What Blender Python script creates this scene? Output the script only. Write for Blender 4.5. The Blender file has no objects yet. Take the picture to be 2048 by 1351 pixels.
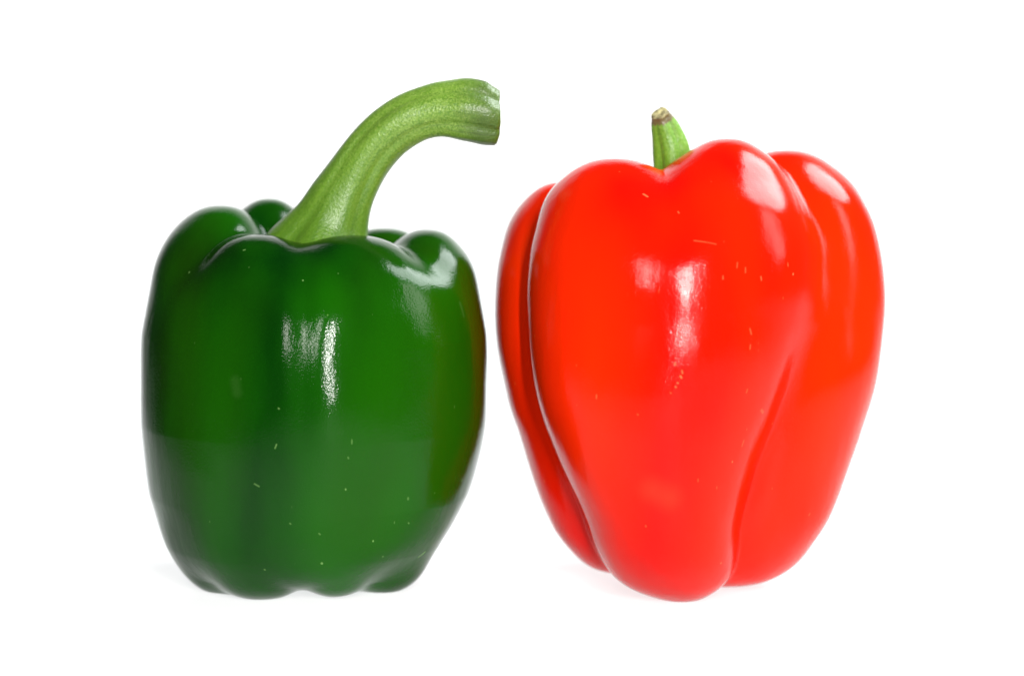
import bpy, math, random
import numpy as np
from mathutils import Vector

random.seed(7)
S = 0.08 / 690.0            # metres per working unit (one unit is about 0.116 mm)

# ------------------------------------------------------------------ camera
scn = bpy.context.scene
PITCH = math.radians(7.0)
DIST = 5200.0               # camera to subject, working units (about 0.6 m)
Z_AIM = 470.0
FW = np.array([0.0, math.cos(PITCH), -math.sin(PITCH)])
RT = np.array([1.0, 0.0, 0.0])
UP = np.array([0.0, math.sin(PITCH), math.cos(PITCH)])
CAM = np.array([0.0, 0.0, Z_AIM]) - FW * DIST

cd = bpy.data.cameras.new('camera')
cam = bpy.data.objects.new('camera', cd)
scn.collection.objects.link(cam)
cam.location = Vector(CAM * S)
cam.rotation_euler = (math.pi / 2 - PITCH, 0, 0)
cd.sensor_width = 36.0
cd.lens = 36.0 * DIST / 2048.0
cd.clip_start = 0.02
cd.clip_end = 20.0
cd.dof.use_dof = True
cd.dof.focus_distance = (DIST - 190) * S
cd.dof.aperture_fstop = 6.3
scn.camera = cam

# ------------------------------------------------------------------ world, lamps, exposure
world = bpy.data.worlds.new('World')
scn.world = world
world.use_nodes = True
wb = world.node_tree.nodes['Background']
wb.inputs[0].default_value = (0.55, 0.75, 1.0, 1)
wb.inputs[1].default_value = 0.05

scn.view_settings.view_transform = 'Standard'
scn.view_settings.look = 'None'
scn.view_settings.exposure = 0.0
scn.view_settings.gamma = 1.0


def area(name, loc, target, sx, sy, radiance, color=(1, 1, 1), spread=180):
    """softbox given in metres; radiance is what a mirror would show"""
    l = bpy.data.lights.new(name, 'AREA')
    l.shape = 'ELLIPSE' if 'softbox' in name else 'RECTANGLE'
    l.size = sx
    l.size_y = sy
    l.energy = radiance * sx * sy * math.pi
    l.color = color
    l.spread = math.radians(spread)
    o = bpy.data.objects.new(name, l)
    scn.collection.objects.link(o)
    o.location = loc
    d = Vector(target) - Vector(loc)
    o.rotation_euler = d.to_track_quat('-Z', 'Y').to_euler()
    return o


# front key: small and bright; overhead box; right box; lamps added behind and under the sweep to whiten it and lift shadows
area('key_lamp', (0.20, -1.00, 0.38), (0, 0, 0.05), 0.024, 0.50, 530.0, (1.0, 0.98, 0.94))
area('window_lamp', (-0.23, -1.00, 0.55), (0, 0, 0.05), 0.070, 0.46, 52.0, (1.0, 0.98, 0.92))
area('right_softbox', (0.38, 0.14, 0.50), (0.03, 0, 0.06), 0.40, 0.40, 15.0, (0.93, 0.98, 1.0))
area('side_softbox', (0.72, -0.18, 0.40), (0.03, 0, 0.06), 0.20, 0.5, 7.0, (1.0, 0.96, 0.92))
area('added_under_lamp', (0.0, 0.225, -0.08), (0.0, 0.225, 0), 0.56, 0.78, 1.4)
area('added_back_lamp', (0.0, 0.66, 0.24), (0.0, 0, 0.24), 0.86, 0.68, 2.1)


# ------------------------------------------------------------------ helpers
def link(o, parent=None):
    scn.collection.objects.link(o)
    if parent is not None:
        o.parent = parent
    return o


def mesh_obj(name, verts, faces, mat, parent=None, smooth=True):
    me = bpy.data.meshes.new(name)
    verts = np.asarray(verts, dtype=np.float32)
    if isinstance(faces, np.ndarray):
        me.vertices.add(len(verts))
        me.vertices.foreach_set('co', verts.ravel())
        n = len(faces)
        k = faces.shape[1]
        me.loops.add(n * k)
        me.loops.foreach_set('vertex_index', faces.astype(np.int32).ravel())
        me.polygons.add(n)
        me.polygons.foreach_set('loop_start', np.arange(n, dtype=np.int32) * k)
        me.polygons.foreach_set('loop_total', np.full(n, k, dtype=np.int32))
        me.update(calc_edges=True)
    else:
        me.from_pydata([tuple(map(float, v)) for v in verts], [], faces)
        me.update()
    me.polygons.foreach_set('use_smooth', np.full(len(me.polygons), smooth))
    me.materials.append(mat)
    return link(bpy.data.objects.new(name, me), parent)


def P(px, py, y):
    """point of the depth plane y (working units) seen at picture position px, py"""
    d = FW * DIST + RT * (px - 1024.0) + UP * (675.5 - py)
    t = (y - CAM[1]) / d[1]
    return CAM + d * t


def spline(xs, ys):
    """monotone cubic through the given points (xs increasing), clamped outside"""
    xs = np.asarray(xs, float)
    ys = np.asarray(ys, float)
    h = np.diff(xs)
    dl = np.diff(ys) / h
    m = np.zeros_like(ys)
    if len(xs) > 2:
        a, b = dl[:-1], dl[1:]
        ok = a * b > 0
        w1 = 2 * h[1:] + h[:-1]
        w2 = h[1:] + 2 * h[:-1]
        mm = np.zeros_like(a)
        mm[ok] = (w1 + w2)[ok] / (w1[ok] / a[ok] + w2[ok] / b[ok])
        m[1:-1] = mm
    m[0], m[-1] = dl[0], dl[-1]

    def f(x):
        x = np.clip(x, xs[0], xs[-1])
        i = np.clip(np.searchsorted(xs, x) - 1, 0, len(xs) - 2)
        t = (x - xs[i]) / h[i]
        return ((2 * t**3 - 3 * t**2 + 1) * ys[i] + (t**3 - 2 * t**2 + t) * h[i] * m[i]
                + (-2 * t**3 + 3 * t**2) * ys[i + 1] + (t**3 - t**2) * h[i] * m[i + 1])
    return f


class Lobe:
    """one swelling of a pepper: elliptic sections along a bent upright spine,
    closed by elliptic caps. rows: (py, left, right, y, b); left and right are the
    true outline, so widths inside a cap are divided by what the cap takes away"""

    def __init__(s, rows, top, cap_t, bot, cap_b, p=2.0, pc=2.3):
        s.zt = P(0, top, rows[0][3])[2]
        s.zb = P(0, bot, rows[-1][3])[2]
        s.ht, s.hb, s.p, s.pc = cap_t, cap_b, p, pc
        zs, cx, a, cy, b = [], [], [], [], []
        for (py, xl, xr, y, bb) in rows:
            A, B = P(xl, py, y), P(xr, py, y)
            z = A[2]
            fac = max(0.30, 1 - float(s.cap(z)) ** pc) ** (1 / pc)
            zs.append(z); cx.append((A[0] + B[0]) / 2); a.append((B[0] - A[0]) / 2 / fac)
            cy.append(y); b.append(bb)
        o = np.argsort(zs)
        s.T = np.linspace(-200, 1100, 651)
        ker = np.exp(-0.5 * (np.arange(-30, 31) * 2 / 16.0) ** 2)
        ker /= ker.sum()

        def g(v):
            t = spline(np.array(zs)[o], np.array(v)[o])(s.T)
            return np.convolve(np.pad(t, 30, mode='edge'), ker, 'valid')
        s.tb = [g(cx), g(a), g(cy), g(b)]

    def cap(s, Z):
        return np.maximum(0, (Z - (s.zt - s.ht)) / s.ht) + np.maximum(0, ((s.zb + s.hb) - Z) / s.hb)

    def __call__(s, X, Y, Z):
        cx, a, cy, b = [np.interp(Z, s.T, t) for t in s.tb]
        x2, y2 = np.abs((X - cx) / a), np.abs((Y - cy) / b)
        r = x2 * x2 + y2 * y2 if s.p == 2.0 else x2 ** s.p + y2 ** s.p
        q = (r ** (s.pc / s.p) + s.cap(Z) ** s.pc) ** (1.0 / s.pc)
        return (q - 1.0) * np.minimum(a, b)


def smin(a, b, k):
    h = np.maximum(k - np.abs(a - b), 0) / k
    return np.minimum(a, b) - h * h * h * k / 6.0


def isosurface(f, lo, hi, step):
    """surface nets, then the points are drawn onto f = 0 exactly"""
    ax = [np.arange(lo[i], hi[i] + step, step) for i in range(3)]
    nx, ny, nz = map(len, ax)
    F = np.empty((nx, ny, nz), dtype=np.float32)
    Bk = 10
    for i0 in range(0, nx, Bk):
        for j0 in range(0, ny, Bk):
            for k0 in range(0, nz, Bk):
                sl = [ax[0][i0:i0 + Bk], ax[1][j0:j0 + Bk], ax[2][k0:k0 + Bk]]
                mid = [0.5 * (q[0] + q[-1]) for q in sl]
                v = f(np.array(mid[0]), np.array(mid[1]), np.array(mid[2]))
                reach = step * Bk * 0.87 * 2.6
                if abs(v) > reach:
                    F[i0:i0 + Bk, j0:j0 + Bk, k0:k0 + Bk] = v
                else:
                    F[i0:i0 + Bk, j0:j0 + Bk, k0:k0 + Bk] = f(sl[0][:, None, None], sl[1][None, :, None], sl[2][None, None, :])
    ins = F < 0
    acc = np.zeros((nx - 1, ny - 1, nz - 1, 3), dtype=np.float32)
    cnt = np.zeros((nx - 1, ny - 1, nz - 1), dtype=np.float32)
    for axis in range(3):
        s0 = [slice(None)] * 3
        s1 = [slice(None)] * 3
        s0[axis] = slice(0, -1)
        s1[axis] = slice(1, None)
        cr = ins[tuple(s0)] != ins[tuple(s1)]
        idx = np.argwhere(cr)
        f0 = F[tuple(s0)][cr]
        f1 = F[tuple(s1)][cr]
        t = f0 / (f0 - f1)
        pos = idx.astype(np.float32)
        pos[:, axis] += t
        o = [k for k in range(3) if k != axis]
        for da in (0, -1):
            for db in (0, -1):
                c = idx.copy()
                c[:, o[0]] += da
                c[:, o[1]] += db
                ok = ((c >= 0) & (c < np.array(cnt.shape))).all(1)
                c = c[ok]
                np.add.at(acc, (c[:, 0], c[:, 1], c[:, 2]), pos[ok])
                np.add.at(cnt, (c[:, 0], c[:, 1], c[:, 2]), 1)
    m = cnt > 0
    vid = np.full(cnt.shape, -1, dtype=np.int64)
    vid[m] = np.arange(m.sum())
    V = acc[m] / cnt[m][:, None]
    V = V * step + np.array(lo, dtype=np.float32)
    faces = []
    for axis in range(3):
        s0 = [slice(None)] * 3
        s1 = [slice(None)] * 3
        s0[axis] = slice(0, -1)
        s1[axis] = slice(1, None)
        a, b = ins[tuple(s0)], ins[tuple(s1)]
        idx = np.argwhere(a != b)
        inside_first = a[idx[:, 0], idx[:, 1], idx[:, 2]]
        u, v = (axis + 1) % 3, (axis + 2) % 3
        q = []
        for du, dv in ((-1, -1), (0, -1), (0, 0), (-1, 0)):
            c = idx.copy()
            c[:, u] += du
            c[:, v] += dv
            c = np.clip(c, 0, np.array(cnt.shape) - 1)
            q.append(vid[c[:, 0], c[:, 1], c[:, 2]])
        q = np.stack(q, 1)
        q[~inside_first] = q[~inside_first][:, ::-1]
        faces.append(q)
    faces = np.concatenate(faces)
    faces = faces[(faces >= 0).all(1)]
    V = V.astype(np.float64)
    for _ in range(4):
        e = 0.5
        f0 = f(V[:, 0], V[:, 1], V[:, 2])
        g = np.stack([f(V[:, 0] + e, V[:, 1], V[:, 2]) - f(V[:, 0] - e, V[:, 1], V[:, 2]),
                      f(V[:, 0], V[:, 1] + e, V[:, 2]) - f(V[:, 0], V[:, 1] - e, V[:, 2]),
                      f(V[:, 0], V[:, 1], V[:, 2] + e) - f(V[:, 0], V[:, 1], V[:, 2] - e)], 1) / (2 * e)
        d = f0[:, None] * g / np.maximum((g * g).sum(1), 0.05)[:, None]
        n = np.linalg.norm(d, axis=1)
        d *= np.minimum(1, step / np.maximum(n, 1e-6))[:, None]
        V -= d
    return V, faces


def empty(name, loc, label, cat, group=None):
    o = bpy.data.objects.new(name, None)
    o.location = loc
    o.empty_display_size = 0.02
    link(o)
    o['label'] = label
    o['category'] = cat
    if group:
        o['group'] = group
    return o


# ------------------------------------------------------------------ node helpers
def new_mat(name):
    m = bpy.data.materials.new(name)
    m.use_nodes = True
    nt = m.node_tree
    return m, nt, nt.nodes['Principled BSDF']


def N(nt, t, **kw):
    n = nt.nodes.new(t)
    for k, v in kw.items():
        setattr(n, k, v)
    return n


def noise(nt, vec, scale, detail=2.0, rough=0.5, dist=0.0):
    n = N(nt, 'ShaderNodeTexNoise')
    n.inputs['Scale'].default_value = scale
    n.inputs['Detail'].default_value = detail
    n.inputs['Roughness'].default_value = rough
    n.inputs['Distortion'].default_value = dist
    nt.links.new(vec, n.inputs['Vector'])
    return n.outputs[0]


def mapping(nt, vec, scale=(1, 1, 1), loc=(0, 0, 0)):
    n = N(nt, 'ShaderNodeMapping')
    n.inputs['Scale'].default_value = scale
    n.inputs['Location'].default_value = loc
    nt.links.new(vec, n.inputs['Vector'])
    return n.outputs[0]


def ramp(nt, fac, stops):
    n = N(nt, 'ShaderNodeValToRGB')
    el = n.color_ramp.elements
    while len(el) < len(stops):
        el.new(0.5)
    for e, (p, c) in zip(el, stops):
        e.position = p
        e.color = (c, c, c, 1) if isinstance(c, (int, float)) else (*c, 1)
    nt.links.new(fac, n.inputs[0])
    return n.outputs[0]


def mix(nt, fac, a, b, blend='MIX'):
    n = N(nt, 'ShaderNodeMix', data_type='RGBA', blend_type=blend)
    for sock, v in ((n.inputs[0], fac), (n.inputs[6], a), (n.inputs[7], b)):
        if isinstance(v, (int, float)):
            sock.default_value = v
        elif isinstance(v, tuple):
            sock.default_value = (*v, 1)
        else:
            nt.links.new(v, sock)
    return n.outputs[2]


def math_n(nt, op, a, b=0.0, c=None):
    n = N(nt, 'ShaderNodeMath', operation=op)
    for i, v in enumerate((a, b, c)):
        if v is None:
            continue
        if isinstance(v, (int, float)):
            n.inputs[i].default_value = v
        else:
            nt.links.new(v, n.inputs[i])
    return n.outputs[0]


def bump(nt, h, strength, dist, normal=None):
    n = N(nt, 'ShaderNodeBump')
    n.inputs['Strength'].default_value = strength
    n.inputs['Distance'].default_value = dist
    nt.links.new(h, n.inputs['Height'])
    if normal is not None:
        nt.links.new(normal, n.inputs['Normal'])
    return n.outputs[0]


def specks(nt, vec, scale, size, keep, stretch=(1, 1, 1)):
    """sparse small dots: 1 inside a dot"""
    v = N(nt, 'ShaderNodeTexVoronoi')
    v.inputs['Scale'].default_value = scale
    nt.links.new(mapping(nt, vec, stretch), v.inputs['Vector'])
    sep = N(nt, 'ShaderNodeSeparateColor')
    nt.links.new(v.outputs['Color'], sep.inputs[0])
    k = math_n(nt, 'GREATER_THAN', sep.outputs[0], 1 - keep)
    sz = math_n(nt, 'MULTIPLY_ADD', sep.outputs[1], size * 0.8, size * 0.4)
    d = math_n(nt, 'LESS_THAN', v.outputs['Distance'], sz)
    return math_n(nt, 'MULTIPLY', k, d)


def capsule_mark(nt, vec, a, b, r, soft):
    """1 near the segment a-b (object space, metres), falling to 0 at r + soft"""
    a, b = Vector(a), Vector(b)
    ab = b - a
    s = N(nt, 'ShaderNodeVectorMath', operation='SUBTRACT')
    nt.links.new(vec, s.inputs[0]); s.inputs[1].default_value = a
    d = N(nt, 'ShaderNodeVectorMath', operation='DOT_PRODUCT')
    nt.links.new(s.outputs[0], d.inputs[0]); d.inputs[1].default_value = ab / max(ab.length_squared, 1e-12)
    cl = N(nt, 'ShaderNodeClamp')
    nt.links.new(d.outputs['Value'], cl.inputs[0])
    sc = N(nt, 'ShaderNodeVectorMath', operation='SCALE')
    sc.inputs[0].default_value = ab
    nt.links.new(cl.outputs[0], sc.inputs['Scale'])
    s2 = N(nt, 'ShaderNodeVectorMath', operation='SUBTRACT')
    nt.links.new(s.outputs[0], s2.inputs[0]); nt.links.new(sc.outputs[0], s2.inputs[1])
    ln = N(nt, 'ShaderNodeVectorMath', operation='LENGTH')
    nt.links.new(s2.outputs[0], ln.inputs[0])
    mr = N(nt, 'ShaderNodeMapRange', interpolation_type='SMOOTHSTEP')
    nt.links.new(ln.outputs['Value'], mr.inputs[0])
    mr.inputs[1].default_value = r
    mr.inputs[2].default_value = r + soft
    mr.inputs[3].default_value = 1
    mr.inputs[4].default_value = 0
    return mr.outputs[0]


def skin_material(name, dark, light, warm, speck_col, speck_keep, sss, sss_rad, sss_scale,
                  rough=0.22, grain=0.37, marks=(), speck_scale=520):
    m, nt, bs = new_mat(name)
    tc = N(nt, 'ShaderNodeTexCoord').outputs['Object']
    st = mapping(nt, tc, (1, 1, 0.30))
    big = noise(nt, st, 26, 2.0, 0.5, 0.3)
    mid = noise(nt, st, 110, 3.0, 0.55)
    col = mix(nt, ramp(nt, big, [(0.34, 0.0), (0.68, 1.0)]), dark, light)
    col = mix(nt, ramp(nt, noise(nt, mapping(nt, tc, (1, 1, 0.25), (3, 1, 7)), 22, 2.0), [(0.40, 0.0), (0.80, 0.8)]), col, warm)
    col = mix(nt, math_n(nt, 'MULTIPLY', ramp(nt, mid, [(0.35, 0.0), (0.7, 1.0)]), 0.22), col, light)
    dots = specks(nt, tc, speck_scale, 0.14, speck_keep, (1, 1, 0.72))
    dots2 = specks(nt, mapping(nt, tc, (1, 1, 1), (0.3, 0.7, 0.1)), 900, 0.16, speck_keep * 1.2, (1, 1, 0.32))
    dots = math_n(nt, 'MAXIMUM', dots, math_n(nt, 'MULTIPLY', dots2, 0.6))
    patch = ramp(nt, noise(nt, tc, 45, 1.0), [(0.42, 0.05), (0.62, 1.0)])
    dots = math_n(nt, 'MULTIPLY', dots, patch)
    mk = None
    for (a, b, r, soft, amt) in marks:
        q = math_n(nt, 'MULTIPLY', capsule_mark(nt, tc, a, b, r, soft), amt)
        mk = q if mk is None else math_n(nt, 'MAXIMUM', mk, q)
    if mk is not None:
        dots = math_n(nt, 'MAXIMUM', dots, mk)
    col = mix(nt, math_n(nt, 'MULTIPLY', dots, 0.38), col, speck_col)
    nt.links.new(col, bs.inputs['Base Color'])
    bs.inputs['Roughness'].default_value = rough
    # gloss varies softly over the waxy skin
    rr = math_n(nt, 'MULTIPLY_ADD', noise(nt, tc, 60, 3.0, 0.6), 0.10, rough - 0.04)
    nt.links.new(rr, bs.inputs['Roughness'])
    bs.inputs['IOR'].default_value = 1.24
    bs.inputs['Subsurface Weight'].default_value = sss
    bs.inputs['Subsurface Radius'].default_value = sss_rad
    bs.inputs['Subsurface Scale'].default_value = sss_scale
    cells = noise(nt, tc, 2300, 1.5, 0.6)
    b1 = bump(nt, cells, grain, 0.00010)
    b2 = bump(nt, noise(nt, st, 190, 2.0, 0.5), 0.35, 0.00050, b1)
    b3 = bump(nt, dots, -0.25, 0.0002, b2)
    nt.links.new(b3, bs.inputs['Normal'])
    return m


def stem_material(name, a, b, c, end_dark=None):
    m, nt, bs = new_mat(name)
    tc = N(nt, 'ShaderNodeTexCoord')
    uv = tc.outputs['UV']
    ob = tc.outputs['Object']
    streak = noise(nt, mapping(nt, uv, (14, 1.2, 1)), 2.2, 3.0, 0.6)
    col = mix(nt, ramp(nt, streak, [(0.25, 0.0), (0.85, 1.0)]), a, b)
    sy = N(nt, 'ShaderNodeSeparateXYZ')
    nt.links.new(uv, sy.inputs[0])
    pale = ramp(nt, sy.outputs[1], [(0.15, 0.25), (0.75, 0.95)])
    fleck = ramp(nt, noise(nt, ob, 2400, 2.0, 0.7), [(0.38, 0.1), (0.68, 0.9)])
    col = mix(nt, math_n(nt, 'MULTIPLY', fleck, pale), col, c)
    col = mix(nt, math_n(nt, 'MULTIPLY', ramp(nt, noise(nt, ob, 70, 2.0), [(0.4, 0.0), (0.7, 1.0)]), 0.35), col, a)
    # weathered lengthwise cracks towards the cut
    ln = ramp(nt, noise(nt, mapping(nt, uv, (34, 1.6, 1), (2, 0, 0)), 1.0, 2.0, 0.6), [(0.60, 0.0), (0.70, 1.0)])
    near = ramp(nt, sy.outputs[1], [(0.62, 0.0), (0.88, 0.75)])
    crack = math_n(nt, 'MULTIPLY', ln, near)
    col = mix(nt, crack, col, (0.045, 0.07, 0.012))
    if end_dark:
        sp = N(nt, 'ShaderNodeSeparateXYZ')
        nt.links.new(uv, sp.inputs[0])
        v = math_n(nt, 'ADD', sp.outputs[1], math_n(nt, 'MULTIPLY', noise(nt, mapping(nt, uv, (9, 4, 1)), 3.0, 3.0), end_dark[1]))
        col = mix(nt, ramp(nt, v, end_dark[2]), col, end_dark[0])
    nt.links.new(col, bs.inputs['Base Color'])
    bs.inputs['Roughness'].default_value = 0.38
    bs.inputs['Specular IOR Level'].default_value = 0.45
    bs.inputs['Subsurface Weight'].default_value = 0.15
    bs.inputs['Subsurface Radius'].default_value = (0.6, 1.0, 0.2)
    bs.inputs['Subsurface Scale'].default_value = 0.002
    b1 = bump(nt, noise(nt, ob, 1500, 2.0, 0.6), 0.8, 0.00022)
    b2 = bump(nt, crack, -0.6, 0.0005, bump(nt, streak, 0.3, 0.0005, b1))
    nt.links.new(b2, bs.inputs['Normal'])
    return m


def cork_material(name, a, b):
    m, nt, bs = new_mat(name)
    ob = N(nt, 'ShaderNodeTexCoord').outputs['Object']
    n1 = noise(nt, ob, 420, 4.0, 0.65, 0.5)
    nt.links.new(mix(nt, ramp(nt, n1, [(0.38, 0.0), (0.62, 1.0)]), a, b), bs.inputs['Base Color'])
    bs.inputs['Roughness'].default_value = 0.75
    nt.links.new(bump(nt, n1, 0.9, 0.0006), bs.inputs['Normal'])
    return m


# ------------------------------------------------------------------ setting: white sweep
def build_backdrop():
    m, nt, bs = new_mat('white_paper')
    ob = N(nt, 'ShaderNodeTexCoord').outputs['Object']
    nt.links.new(mix(nt, noise(nt, ob, 60, 3.0), (0.86, 0.86, 0.86), (0.90, 0.90, 0.90)), bs.inputs['Base Color'])
    bs.inputs['Roughness'].default_value = 0.6
    nt.links.new(bump(nt, noise(nt, ob, 900, 2.0), 0.05, 0.0002), bs.inputs['Normal'])
    # thin white acrylic: half reflects, half lets the added lamps behind it glow through
    tr = N(nt, 'ShaderNodeBsdfTranslucent')
    tr.inputs[0].default_value = (0.9, 0.9, 0.9, 1)
    ms = N(nt, 'ShaderNodeMixShader')
    ms.inputs[0].default_value = 0.64
    nt.links.new(bs.outputs[0], ms.inputs[1])
    nt.links.new(tr.outputs[0], ms.inputs[2])
    nt.links.new(ms.outputs[0], nt.nodes['Material Output'].inputs['Surface'])
    prof = [(-0.72, -0.10), (-0.715, -0.04), (-0.70, -0.01), (-0.67, 0.0), (-0.5, 0.0), (-0.3, 0.0),
            (-0.1, 0.0), (0.0, 0.0), (0.1, 0.0), (0.2, 0.0), (0.28, 0.0), (0.35, 0.0)]
    R = 0.22
    for i in range(1, 17):
        a = i / 16 * math.pi / 2
        prof.append((0.35 + R * math.sin(a), R - R * math.cos(a)))
    prof += [(0.57, 0.4), (0.57, 0.66)]
    xs = np.linspace(-0.62, 0.62, 14)
    verts = [(x, y, z) for (y, z) in prof for x in xs]
    n = len(xs)
    faces = [(j * n + i, j * n + i + 1, (j + 1) * n + i + 1, (j + 1) * n + i)
             for j in range(len(prof) - 1) for i in range(n - 1)]
    o = mesh_obj('backdrop', verts, faces, m)
    o['kind'] = 'structure'
    o['label'] = 'seamless bright white surface under and behind the peppers'


build_backdrop()

# ------------------------------------------------------------------ peppers
STEP = 4.2


def warp(X, Y, Z, ph, amp):
    w = (np.sin(X / 97.0 + ph) * np.cos(Z / 131.0 + 2 * ph) + np.sin(Y / 83.0 + 1.7 * ph) * np.sin(Z / 113.0 - ph)
         + 0.5 * np.sin((X + Y) / 61.0 + Z / 53.0 + ph))
    w2 = np.sin(X / 19.0 + 1.3 * np.sin(Z / 47.0 + ph)) * np.sin(Z / 31.0 + 1.1 * np.sin(X / 43.0)) + np.sin(Y / 23.0 + Z / 29.0 + ph)
    return amp * w + 0.16 * w2


def green_field():
    F1 = Lobe([(500, 432, 590, -88, 104), (520, 414, 600, -92, 112), (545, 397, 615, -94, 110), (600, 378, 640, -88, 104),
               (700, 366, 650, -84, 104), (800, 362, 655, -80, 105), (950, 368, 650, -92, 140), (1060, 388, 640, -104, 150), (1150, 425, 622, -105, 125)],
              471, 110, 1193, 130, 2.1, 2.3)
    F2 = Lobe([(500, 615, 798, -88, 104), (520, 604, 828, -92, 112), (545, 597, 855, -94, 110), (590, 588, 884, -88, 104), (700, 583, 893, -84, 104),
               (800, 583, 892, -80, 105), (950, 587, 874, -92, 140), (1060, 595, 838, -104, 150), (1150, 586, 752, -105, 120)],
              472, 110, 1188, 130, 2.1, 2.3)
    FM = Lobe([(500, 425, 835, -45, 292), (580, 398, 870, -46, 282), (640, 382, 882, -48, 272), (720, 372, 886, -50, 262), (850, 370, 886, -52, 258), (1000, 380, 862, -50, 245), (1080, 405, 825, -50, 225)],
              490, 458, 1166, 230, 2.0, 2.9)
    L = Lobe([(425, 385, 500, 60, 120), (440, 366, 508, 58, 130), (470, 339, 525, 55, 145), (500, 321, 535, 52, 155), (560, 304, 545, 45, 165), (700, 290, 560, 40, 175),
              (850, 294, 560, 35, 175), (960, 306, 560, 25, 165), (1040, 324, 560, 0, 150), (1100, 344, 560, -25, 140), (1150, 378, 540, -45, 110)],
             411, 130, 1184, 150, 2.1, 2.3)
    R = Lobe([(475, 810, 902, 40, 110), (500, 770, 928, 40, 140), (540, 745, 949, 40, 150), (600, 725, 961, 35, 165), (720, 700, 970, 30, 175),
              (850, 700, 960, 20, 170), (950, 690, 938, 5, 160), (1030, 680, 905, -15, 145), (1100, 680, 864, -40, 125), (1150, 690, 838, -55, 100)],
             459, 110, 1184, 150, 2.1, 2.3)
    BL = Lobe([(415, 490, 585, 200, 95), (430, 462, 605, 200, 100), (550, 420, 640, 205, 120), (800, 400, 650, 190, 130), (1100, 440, 640, 120, 110)],
              396, 120, 1150, 200)
    BR = Lobe([(475, 705, 835, 190, 95), (600, 660, 870, 195, 120), (800, 640, 880, 180, 130), (1100, 650, 810, 110, 110)],
              453, 110, 1150, 200)
    CORE = Lobe([(560, 480, 790, 40, 150), (800, 470, 800, 30, 150), (1050, 480, 780, 20, 130)], 500, 80, 1120, 120)

    def f(X, Y, Z):
        kf = np.interp(Z, [0, 40, 150, 300, 480, 600, 690], [10, 30, 120, 160, 120, 60, 24])
        ks = np.interp(Z, [0, 60, 160, 300, 480, 590, 650, 720], [30, 115, 190, 200, 160, 70, 24, 16])
        front = smin(F1(X, Y, Z), F2(X, Y, Z), kf)
        km = np.interp(Z, [0, 100, 300, 500, 600, 700], [10, 50, 90, 90, 60, 20])
        d = smin(front, FM(X, Y, Z), km)
        d = smin(d, L(X, Y, Z), ks)
        d = smin(d, R(X, Y, Z), ks)
        for q, k in ((BL, 26), (BR, 26), (CORE, 60)):
            d = smin(d, q(X, Y, Z), k)
        gx = P(604, 700, -300)[0] + 0.012 * (Z - 450)
        depth = np.interp(Z, [0, 90, 250, 450, 600, 690], [3.0, 3.0, 2.0, 2.6, 4.5, 2.0])
        d = d + depth * np.exp(-((X - gx) / 30.0) ** 2) * (1 / (1 + np.exp((Y + 120) / 20.0)))
        return d + warp(X, Y, Z, 1.3, 1.6)
    return f


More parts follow.
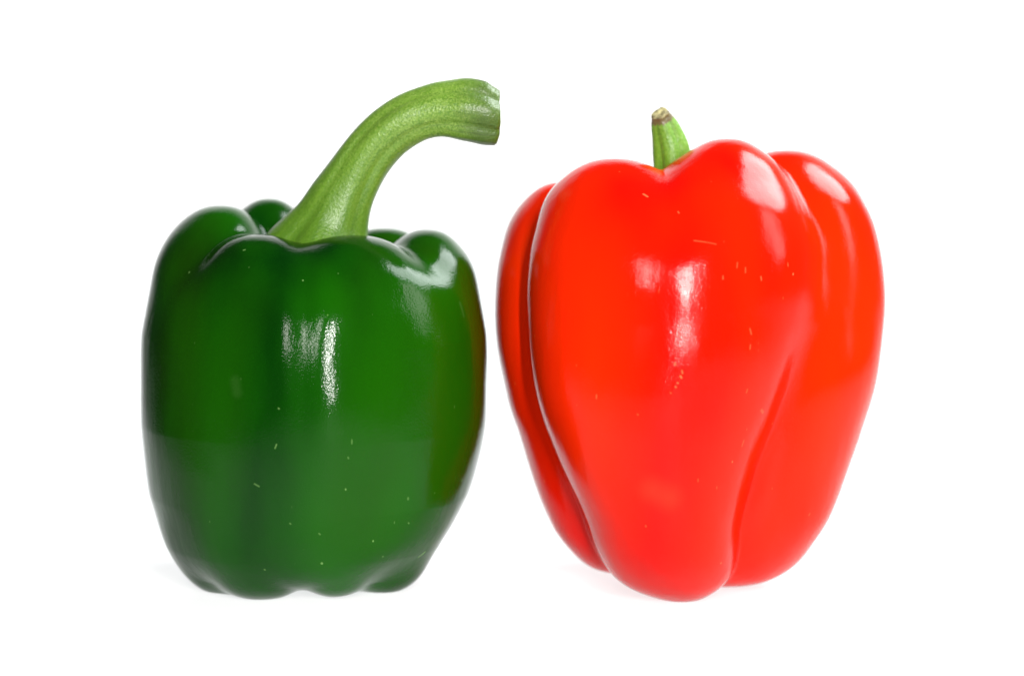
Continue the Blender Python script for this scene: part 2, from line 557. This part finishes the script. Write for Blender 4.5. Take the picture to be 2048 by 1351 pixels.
def red_field():
    F = Lobe([(480, 1090, 1600, -101, 217), (540, 1074, 1606, -107, 214), (600, 1066, 1608, -111, 211), (700, 1070, 1590, -118, 214),
              (800, 1090, 1554, -122, 210), (900, 1128, 1514, -126, 198), (1000, 1170, 1486, -130, 180), (1060, 1198, 1472, -130, 165),
              (1120, 1228, 1460, -130, 145), (1155, 1262, 1436, -130, 130)],
             370, 232, 1172, 125, 2.05, 2.3)
    FL = Lobe([(338, 1155, 1290, -60, 110), (370, 1113, 1330, -60, 130), (450, 1089, 1380, -80, 142), (600, 1090, 1400, -90, 150), (800, 1110, 1400, -100, 165), (1000, 1190, 1400, -105, 130)],
              321, 130, 1130, 220, 2.0, 2.3)
    FR = Lobe([(295, 1395, 1512, -55, 110), (312, 1368, 1540, -55, 125), (350, 1335, 1565, -55, 140), (400, 1315, 1592, -70, 155), (480, 1310, 1610, -80, 152), (560, 1305, 1606, -82, 152), (650, 1300, 1586, -85, 148),
               (740, 1300, 1548, -90, 142), (850, 1300, 1495, -92, 132), (1000, 1320, 1430, -95, 105)],
              279, 140, 1130, 220, 2.0, 2.3)
    L = Lobe([(385, 1066, 1180, 110, 100), (420, 1031, 1200, 108, 120), (465, 1009, 1220, 105, 140), (560, 993, 1250, 95, 165), (700, 995, 1280, 85, 175),
              (800, 1014, 1300, 75, 170), (870, 1039, 1300, 65, 165), (970, 1070, 1320, 50, 155), (1040, 1099, 1330, 30, 140), (1100, 1145, 1340, 10, 125)],
             362, 110, 1142, 95, 2.1, 2.3)
    R = Lobe([(315, 1510, 1640, 50, 110), (345, 1490, 1686, 50, 130), (385, 1480, 1720, 50, 150), (440, 1440, 1747, 50, 170), (540, 1405, 1765, 45, 185), (620, 1385, 1767, 40, 195),
              (740, 1365, 1754, 20, 204), (850, 1340, 1722, 5, 196), (930, 1330, 1696, -8, 184), (1030, 1325, 1658, -30, 160), (1090, 1330, 1618, -40, 130), (1140, 1345, 1570, -45, 110)],
             298, 120, 1168, 110, 2.1, 2.3)
    BL = Lobe([(420, 1180, 1400, 220, 120), (600, 1150, 1420, 220, 150), (900, 1200, 1420, 170, 140), (1050, 1250, 1400, 110, 120)],
              338, 130, 1120, 200)
    BR = Lobe([(420, 1420, 1650, 210, 120), (600, 1400, 1680, 210, 150), (900, 1400, 1620, 160, 140), (1050, 1390, 1560, 110, 120)],
              338, 130, 1120, 200)
    CORE = Lobe([(450, 1200, 1600, 60, 200), (700, 1200, 1600, 50, 200), (1000, 1260, 1520, 20, 140)], 375, 100, 1100, 150)

    def f(X, Y, Z):
        kf = np.interp(Z, [0, 200, 400, 600, 700, 790], [100, 160, 220, 160, 60, 14])
        kr = np.interp(Z, [0, 200, 300, 400, 520, 650, 760, 850], [8, 10, 22, 50, 80, 60, 24, 10])
        front = smin(FL(X, Y, Z), FR(X, Y, Z), kf)
        d = smin(front, F(X, Y, Z), 130)
        d = smin(d, R(X, Y, Z), kr)
        for q, k in ((L, 14), (BL, 26), (BR, 26), (CORE, 60)):
            d = smin(d, q(X, Y, Z), k)
        return d + warp(X, Y, Z, 0.4, 1.5)
    return f


def settle(V):
    return V


def build_body(f, lo, hi, mat, parent, base):
    V, faces = isosurface(f, lo, hi, STEP)
    zmin = V[:, 2].min()
    print('body', parent.name, 'verts', len(V), 'zmin units', round(float(zmin), 1))
    V = V - np.array(base)
    return mesh_obj('body', V * S, faces, mat, parent)


def tube(rings, mat, parent, name, nphi=72, ridges=5, ridge_amp=0.05, ph=0.0, sub=10, depth_scale=1.0, end_tan=None):
    """stem swept through rings (px, py, y, radius) with lengthwise ridges; returns end frame"""
    C = np.array([P(r[0], r[1], r[2]) for r in rings])
    Rr = np.array([r[3] for r in rings], float)
    am = np.array([r[4] if len(r) > 4 else ridge_amp for r in rings])
    t = np.concatenate([[0], np.cumsum(np.linalg.norm(np.diff(C, axis=0), axis=1))])
    T = np.linspace(0, t[-1], sub * (len(rings) - 1) + 1)
    fs = [spline(t, C[:, i]) for i in range(3)]
    # smooth centre line by Catmull-like averaging
    K = np.stack([g(T) for g in fs], 1)
    for _ in range(12):
        K[1:-1] = (K[:-2] + 2 * K[1:-1] + K[2:]) / 4
    RR = spline(t, Rr)(T)
    AM = spline(t, am)(T)
    tan = np.gradient(K, axis=0)
    tan /= np.linalg.norm(tan, axis=1)[:, None]
    if end_tan is not None:
        e = np.array(end_tan, float)
        e /= np.linalg.norm(e)
        w8 = np.clip((T - (t[-1] - 60)) / 50, 0, 1)[:, None]
        tan = tan * (1 - w8) + e * w8
        tan /= np.linalg.norm(tan, axis=1)[:, None]
    side = np.array([0.0, 1.0, 0.0])
    verts, uvs = [], []
    for i in range(len(T)):
        u = side - tan[i] * np.dot(side, tan[i])
        u /= np.linalg.norm(u)
        w = np.cross(tan[i], u)
        for j in range(nphi):
            a = 2 * math.pi * j / nphi
            rd = 1 + AM[i] * (abs(math.cos(ridges * a / 2 + ph + 0.25 * math.sin(T[i] / 90))) ** 0.8 * 2 - 1.1) \
                + 0.02 * math.sin(3 * a + T[i] / 60) + 0.012 * math.sin(7 * a - T[i] / 37)
            verts.append(K[i] + RR[i] * rd * (math.cos(a) * w + math.sin(a) * u * depth_scale))
            uvs.append((j / nphi, T[i] / t[-1]))
    faces = []
    for i in range(len(T) - 1):
        for j in range(nphi):
            k = (j + 1) % nphi
            faces.append((i * nphi + j, i * nphi + k, (i + 1) * nphi + k, (i + 1) * nphi + j))
    return np.array(verts), faces, uvs, K, tan, RR


def add_uv(o, uvs):
    me = o.data
    l = me.uv_layers.new(name='UVMap')
    for p in me.polygons:
        us = [uvs[v] for v in p.vertices]
        wrap = max(u[0] for u in us) - min(u[0] for u in us) > 0.5
        for li, (a, b) in zip(p.loop_indices, us):
            l.data[li].uv = (a + 1 if wrap and a < 0.5 else a, b)


def cap_verts(last, c, tan, prof, nphi):
    """concentric rings closing a stem: prof = (scale, push along the tangent)"""
    out = []
    for k, (s, p) in enumerate(prof):
        for j in range(nphi):
            a = 2 * math.pi * j / nphi
            jit = 1 + 0.04 * math.sin(4 * a + k) + 0.02 * math.sin(9 * a + 2 * k)
            out.append(c + (last[j] - c) * s * (jit if s < 0.95 else 1) + tan * (p + 1.6 * math.sin(3 * a + k) * (s < 0.95)))
    return out


def build_stem(rings, mat, cmat, parent, base, prof, split, **kw):
    nphi = kw.get('nphi', 72)
    V, F, UV, K, tan, RR = tube(rings, mat, parent, 'stem', **kw)
    last = V[-nphi:]
    c = last.mean(0)
    extra = cap_verts(last, c, tan[-1], prof, nphi)
    # the first rings of the profile round the lip and stay with the stem
    n0 = len(V)
    Vs = list(V) + extra[:split * nphi]
    Fs = list(F)
    UVs = list(UV) + [(j / nphi, 1.0) for _ in range(split) for j in range(nphi)]
    for i in range(split):
        b0 = n0 + (i - 1) * nphi if i else n0 - nphi
        b1 = n0 + i * nphi
        for j in range(nphi):
            k = (j + 1) % nphi
            Fs.append((b0 + j, b0 + k, b1 + k, b1 + j))
    so = mesh_obj('stem', (np.array(Vs) - base) * S, Fs, mat, parent)
    add_uv(so, UVs)
    Vc = extra[(split - 1) * nphi:]
    nr = len(Vc) // nphi
    Fc = []
    for i in range(nr - 1):
        for j in range(nphi):
            k = (j + 1) % nphi
            Fc.append((i * nphi + j, i * nphi + k, (i + 1) * nphi + k, (i + 1) * nphi + j))
    Vc = list(Vc) + [np.mean(Vc[-nphi:], axis=0)]
    for j in range(nphi):
        Fc.append(((nr - 1) * nphi + j, (nr - 1) * nphi + (j + 1) % nphi, len(Vc) - 1))
    mesh_obj('cut_end', (np.array(Vc) - base) * S, Fc, cmat, so)
    return so


# floor height in working units: where the front foot touches
Z_FLOOR = P(600, 1191, -120)[2]
print('floor z before shift', Z_FLOOR)

gb = np.array([P(630, 1190, 0)[0], 0.0, Z_FLOOR])
rb = np.array([P(1390, 1190, 0)[0], 0.0, Z_FLOOR])
green_f, red_f = green_field(), red_field()


def on_skin(f, base, px, py):
    """the point of the skin seen at px, py, in the pepper's own metres"""
    d = FW * DIST + RT * (px - 1024.0) + UP * (675.5 - py)
    d /= np.linalg.norm(d)
    t = DIST - 600.0
    for _ in range(200):
        q = CAM + d * t
        v = float(f(np.array(q[0]), np.array(q[1]), np.array(q[2])))
        if v < 0.3:
            break
        t += max(0.3, v * 0.35)
    return tuple((CAM + d * t - base) * S)


def marks_of(f, base, lst):
    # (px, py, px2, py2, radius, softness, amount), sizes in working units
    return [(on_skin(f, base, a, b), on_skin(f, base, c, d), r * 0.55 * S, q * 0.75 * S, m) for (a, b, c, d, r, q, m) in lst]


green_marks = marks_of(green_f, gb, [
    (838, 1113, 850, 1103, 2.0, 2.5, 0.9), (470, 762, 474, 784, 3, 22, 0.07), (557, 816, 558, 817, 1.2, 2, 0.8),
    (553, 888, 550, 896, 1.0, 2, 0.7), (509, 967, 518, 972, 1.5, 2, 0.5), (580, 1046, 581, 1047, 1.5, 2, 0.5),
    (487, 500, 490, 499, 1.4, 2, 0.8), (920, 605, 928, 632, 2, 5, 0.12), (696, 914, 697, 916, 1.2, 2, 0.5),
    (638, 1066, 640, 1068, 1.3, 2, 0.5), (817, 1045, 818, 1046, 1.4, 2, 0.6), (529, 1138, 530, 1139, 1.6, 2, 0.6)])
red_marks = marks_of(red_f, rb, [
    (1287, 388, 1295, 393, 1.8, 2.5, 0.9), (1306, 980, 1336, 994, 0.5, 56, 0.11), (1356, 423, 1358, 426, 1.0, 2, 0.7), (1388, 481, 1412, 484, 0.5, 2.2, 0.5), (1412, 484, 1432, 488, 0.5, 2.2, 0.4),  # the widest, faintest mark is a dull reflection painted into the skin colour
    (1350, 726, 1350, 729, 1.5, 2, 0.9), (1364, 741, 1365, 746, 1.4, 2, 0.8), (1361, 752, 1363, 755, 2.0, 2, 1.0),
    (1355, 765, 1356, 766, 1.3, 2, 0.9), (1351, 773, 1352, 774, 1.4, 2, 0.9), (1341, 785, 1342, 786, 1.0, 2, 0.7), (1275, 828, 1276, 829, 1.3, 2, 0.6),
    (1475, 525, 1474, 535, 0.7, 2, 0.5), (1491, 535, 1491, 545, 0.7, 2, 0.5), (1522, 553, 1523, 560, 0.9, 2, 0.7), (1446, 552, 1446, 558, 0.9, 2, 0.6),
    (1500, 657, 1503, 668, 0.8, 2, 0.6), (1501, 690, 1500, 698, 0.8, 2, 0.6), (1495, 778, 1493, 785, 0.9, 2, 0.6),
    (1523, 820, 1526, 824, 2, 5, 0.4), (1488, 880, 1484, 892, 0.8, 2, 0.5), (1620, 1026, 1618, 1030, 1.0, 2, 0.5)])

green_mat = skin_material('green_skin', (0.0002, 0.011, 0.0007), (0.0048, 0.066, 0.0005), (0.0100, 0.036, 0.0003),
                          (0.22, 0.42, 0.12), 0.03, 0.0, (0.3, 1.0, 0.1), 0.001, rough=0.11, marks=green_marks)
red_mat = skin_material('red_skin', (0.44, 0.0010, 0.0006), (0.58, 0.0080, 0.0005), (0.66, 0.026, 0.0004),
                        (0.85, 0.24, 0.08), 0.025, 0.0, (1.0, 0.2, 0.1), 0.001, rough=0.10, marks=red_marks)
green_stem_mat = stem_material('green_stem', (0.032, 0.10, 0.003), (0.095, 0.20, 0.010), (0.20, 0.30, 0.055), ((0.03, 0.06, 0.005), 0.10, [(0.90, 0.0), (1.02, 0.75)]))
red_stem_mat = stem_material('red_stem', (0.045, 0.15, 0.006), (0.11, 0.27, 0.015), (0.20, 0.36, 0.05),
                             ((0.10, 0.08, 0.03), 0.10, [(0.99, 0.0), (1.06, 1.0)]))
cork_green = cork_material('cut_green', (0.07, 0.11, 0.015), (0.22, 0.30, 0.08))
cork_brown = cork_material('cut_brown', (0.06, 0.045, 0.02), (0.42, 0.38, 0.18))

# green pepper
gp = empty('green_pepper', tuple((gb - [0, 0, Z_FLOOR]) * S), 'glossy dark green bell pepper with a long thick curved stem, standing on white', 'bell pepper', 'bell peppers')
build_body(green_f, (-800, -360, -140), (0, 400, 760), green_mat, gp, gb)
build_stem([(645, 540, 20, 140, 0.10), (646, 500, 20, 118, 0.08), (654, 470, 18, 92, 0.06), (667, 437, 16, 73, 0.05), (682, 400, 12, 63, 0.05),
            (705, 357, 8, 55), (740, 303, 2, 51), (786, 258, -4, 50), (840, 230, -8, 50), (890, 220, -10, 54), (935, 221, -12, 60, 0.08), (965, 227, -14, 59, 0.10), (987, 234, -14, 53, 0.11)],
           green_stem_mat, cork_green, gp, gb,
           [(0.985, 2.5), (0.95, 5.5), (0.87, 7), (0.80, 5), (0.6, 1), (0.3, -1)], 3, ridge_amp=0.06, ph=0.6, end_tan=(1, 0.16, -0.04))

# red pepper
rp = empty('red_pepper', tuple((rb - [0, 0, Z_FLOOR]) * S), 'glossy bright red bell pepper with a short thin stem, tapering to its base', 'bell pepper', 'bell peppers')
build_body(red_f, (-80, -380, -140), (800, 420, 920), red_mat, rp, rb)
build_stem([(1350, 420, 60, 50), (1350, 380, 60, 44), (1347, 340, 58, 37), (1343, 300, 54, 35), (1334, 265, 48, 29), (1325, 240, 40, 23), (1321, 230, 34, 18)],
           red_stem_mat, cork_brown, rp, rb,
           [(1.0, 3), (0.85, 7), (0.7, 5), (0.5, 7), (0.25, 5)], 1, nphi=60, ridge_amp=0.10, ph=0.2)

# every thing was laid out with the floor at Z_FLOOR: shift camera accordingly
cam.location.z -= Z_FLOOR * S
scn.render.engine = 'CYCLES'
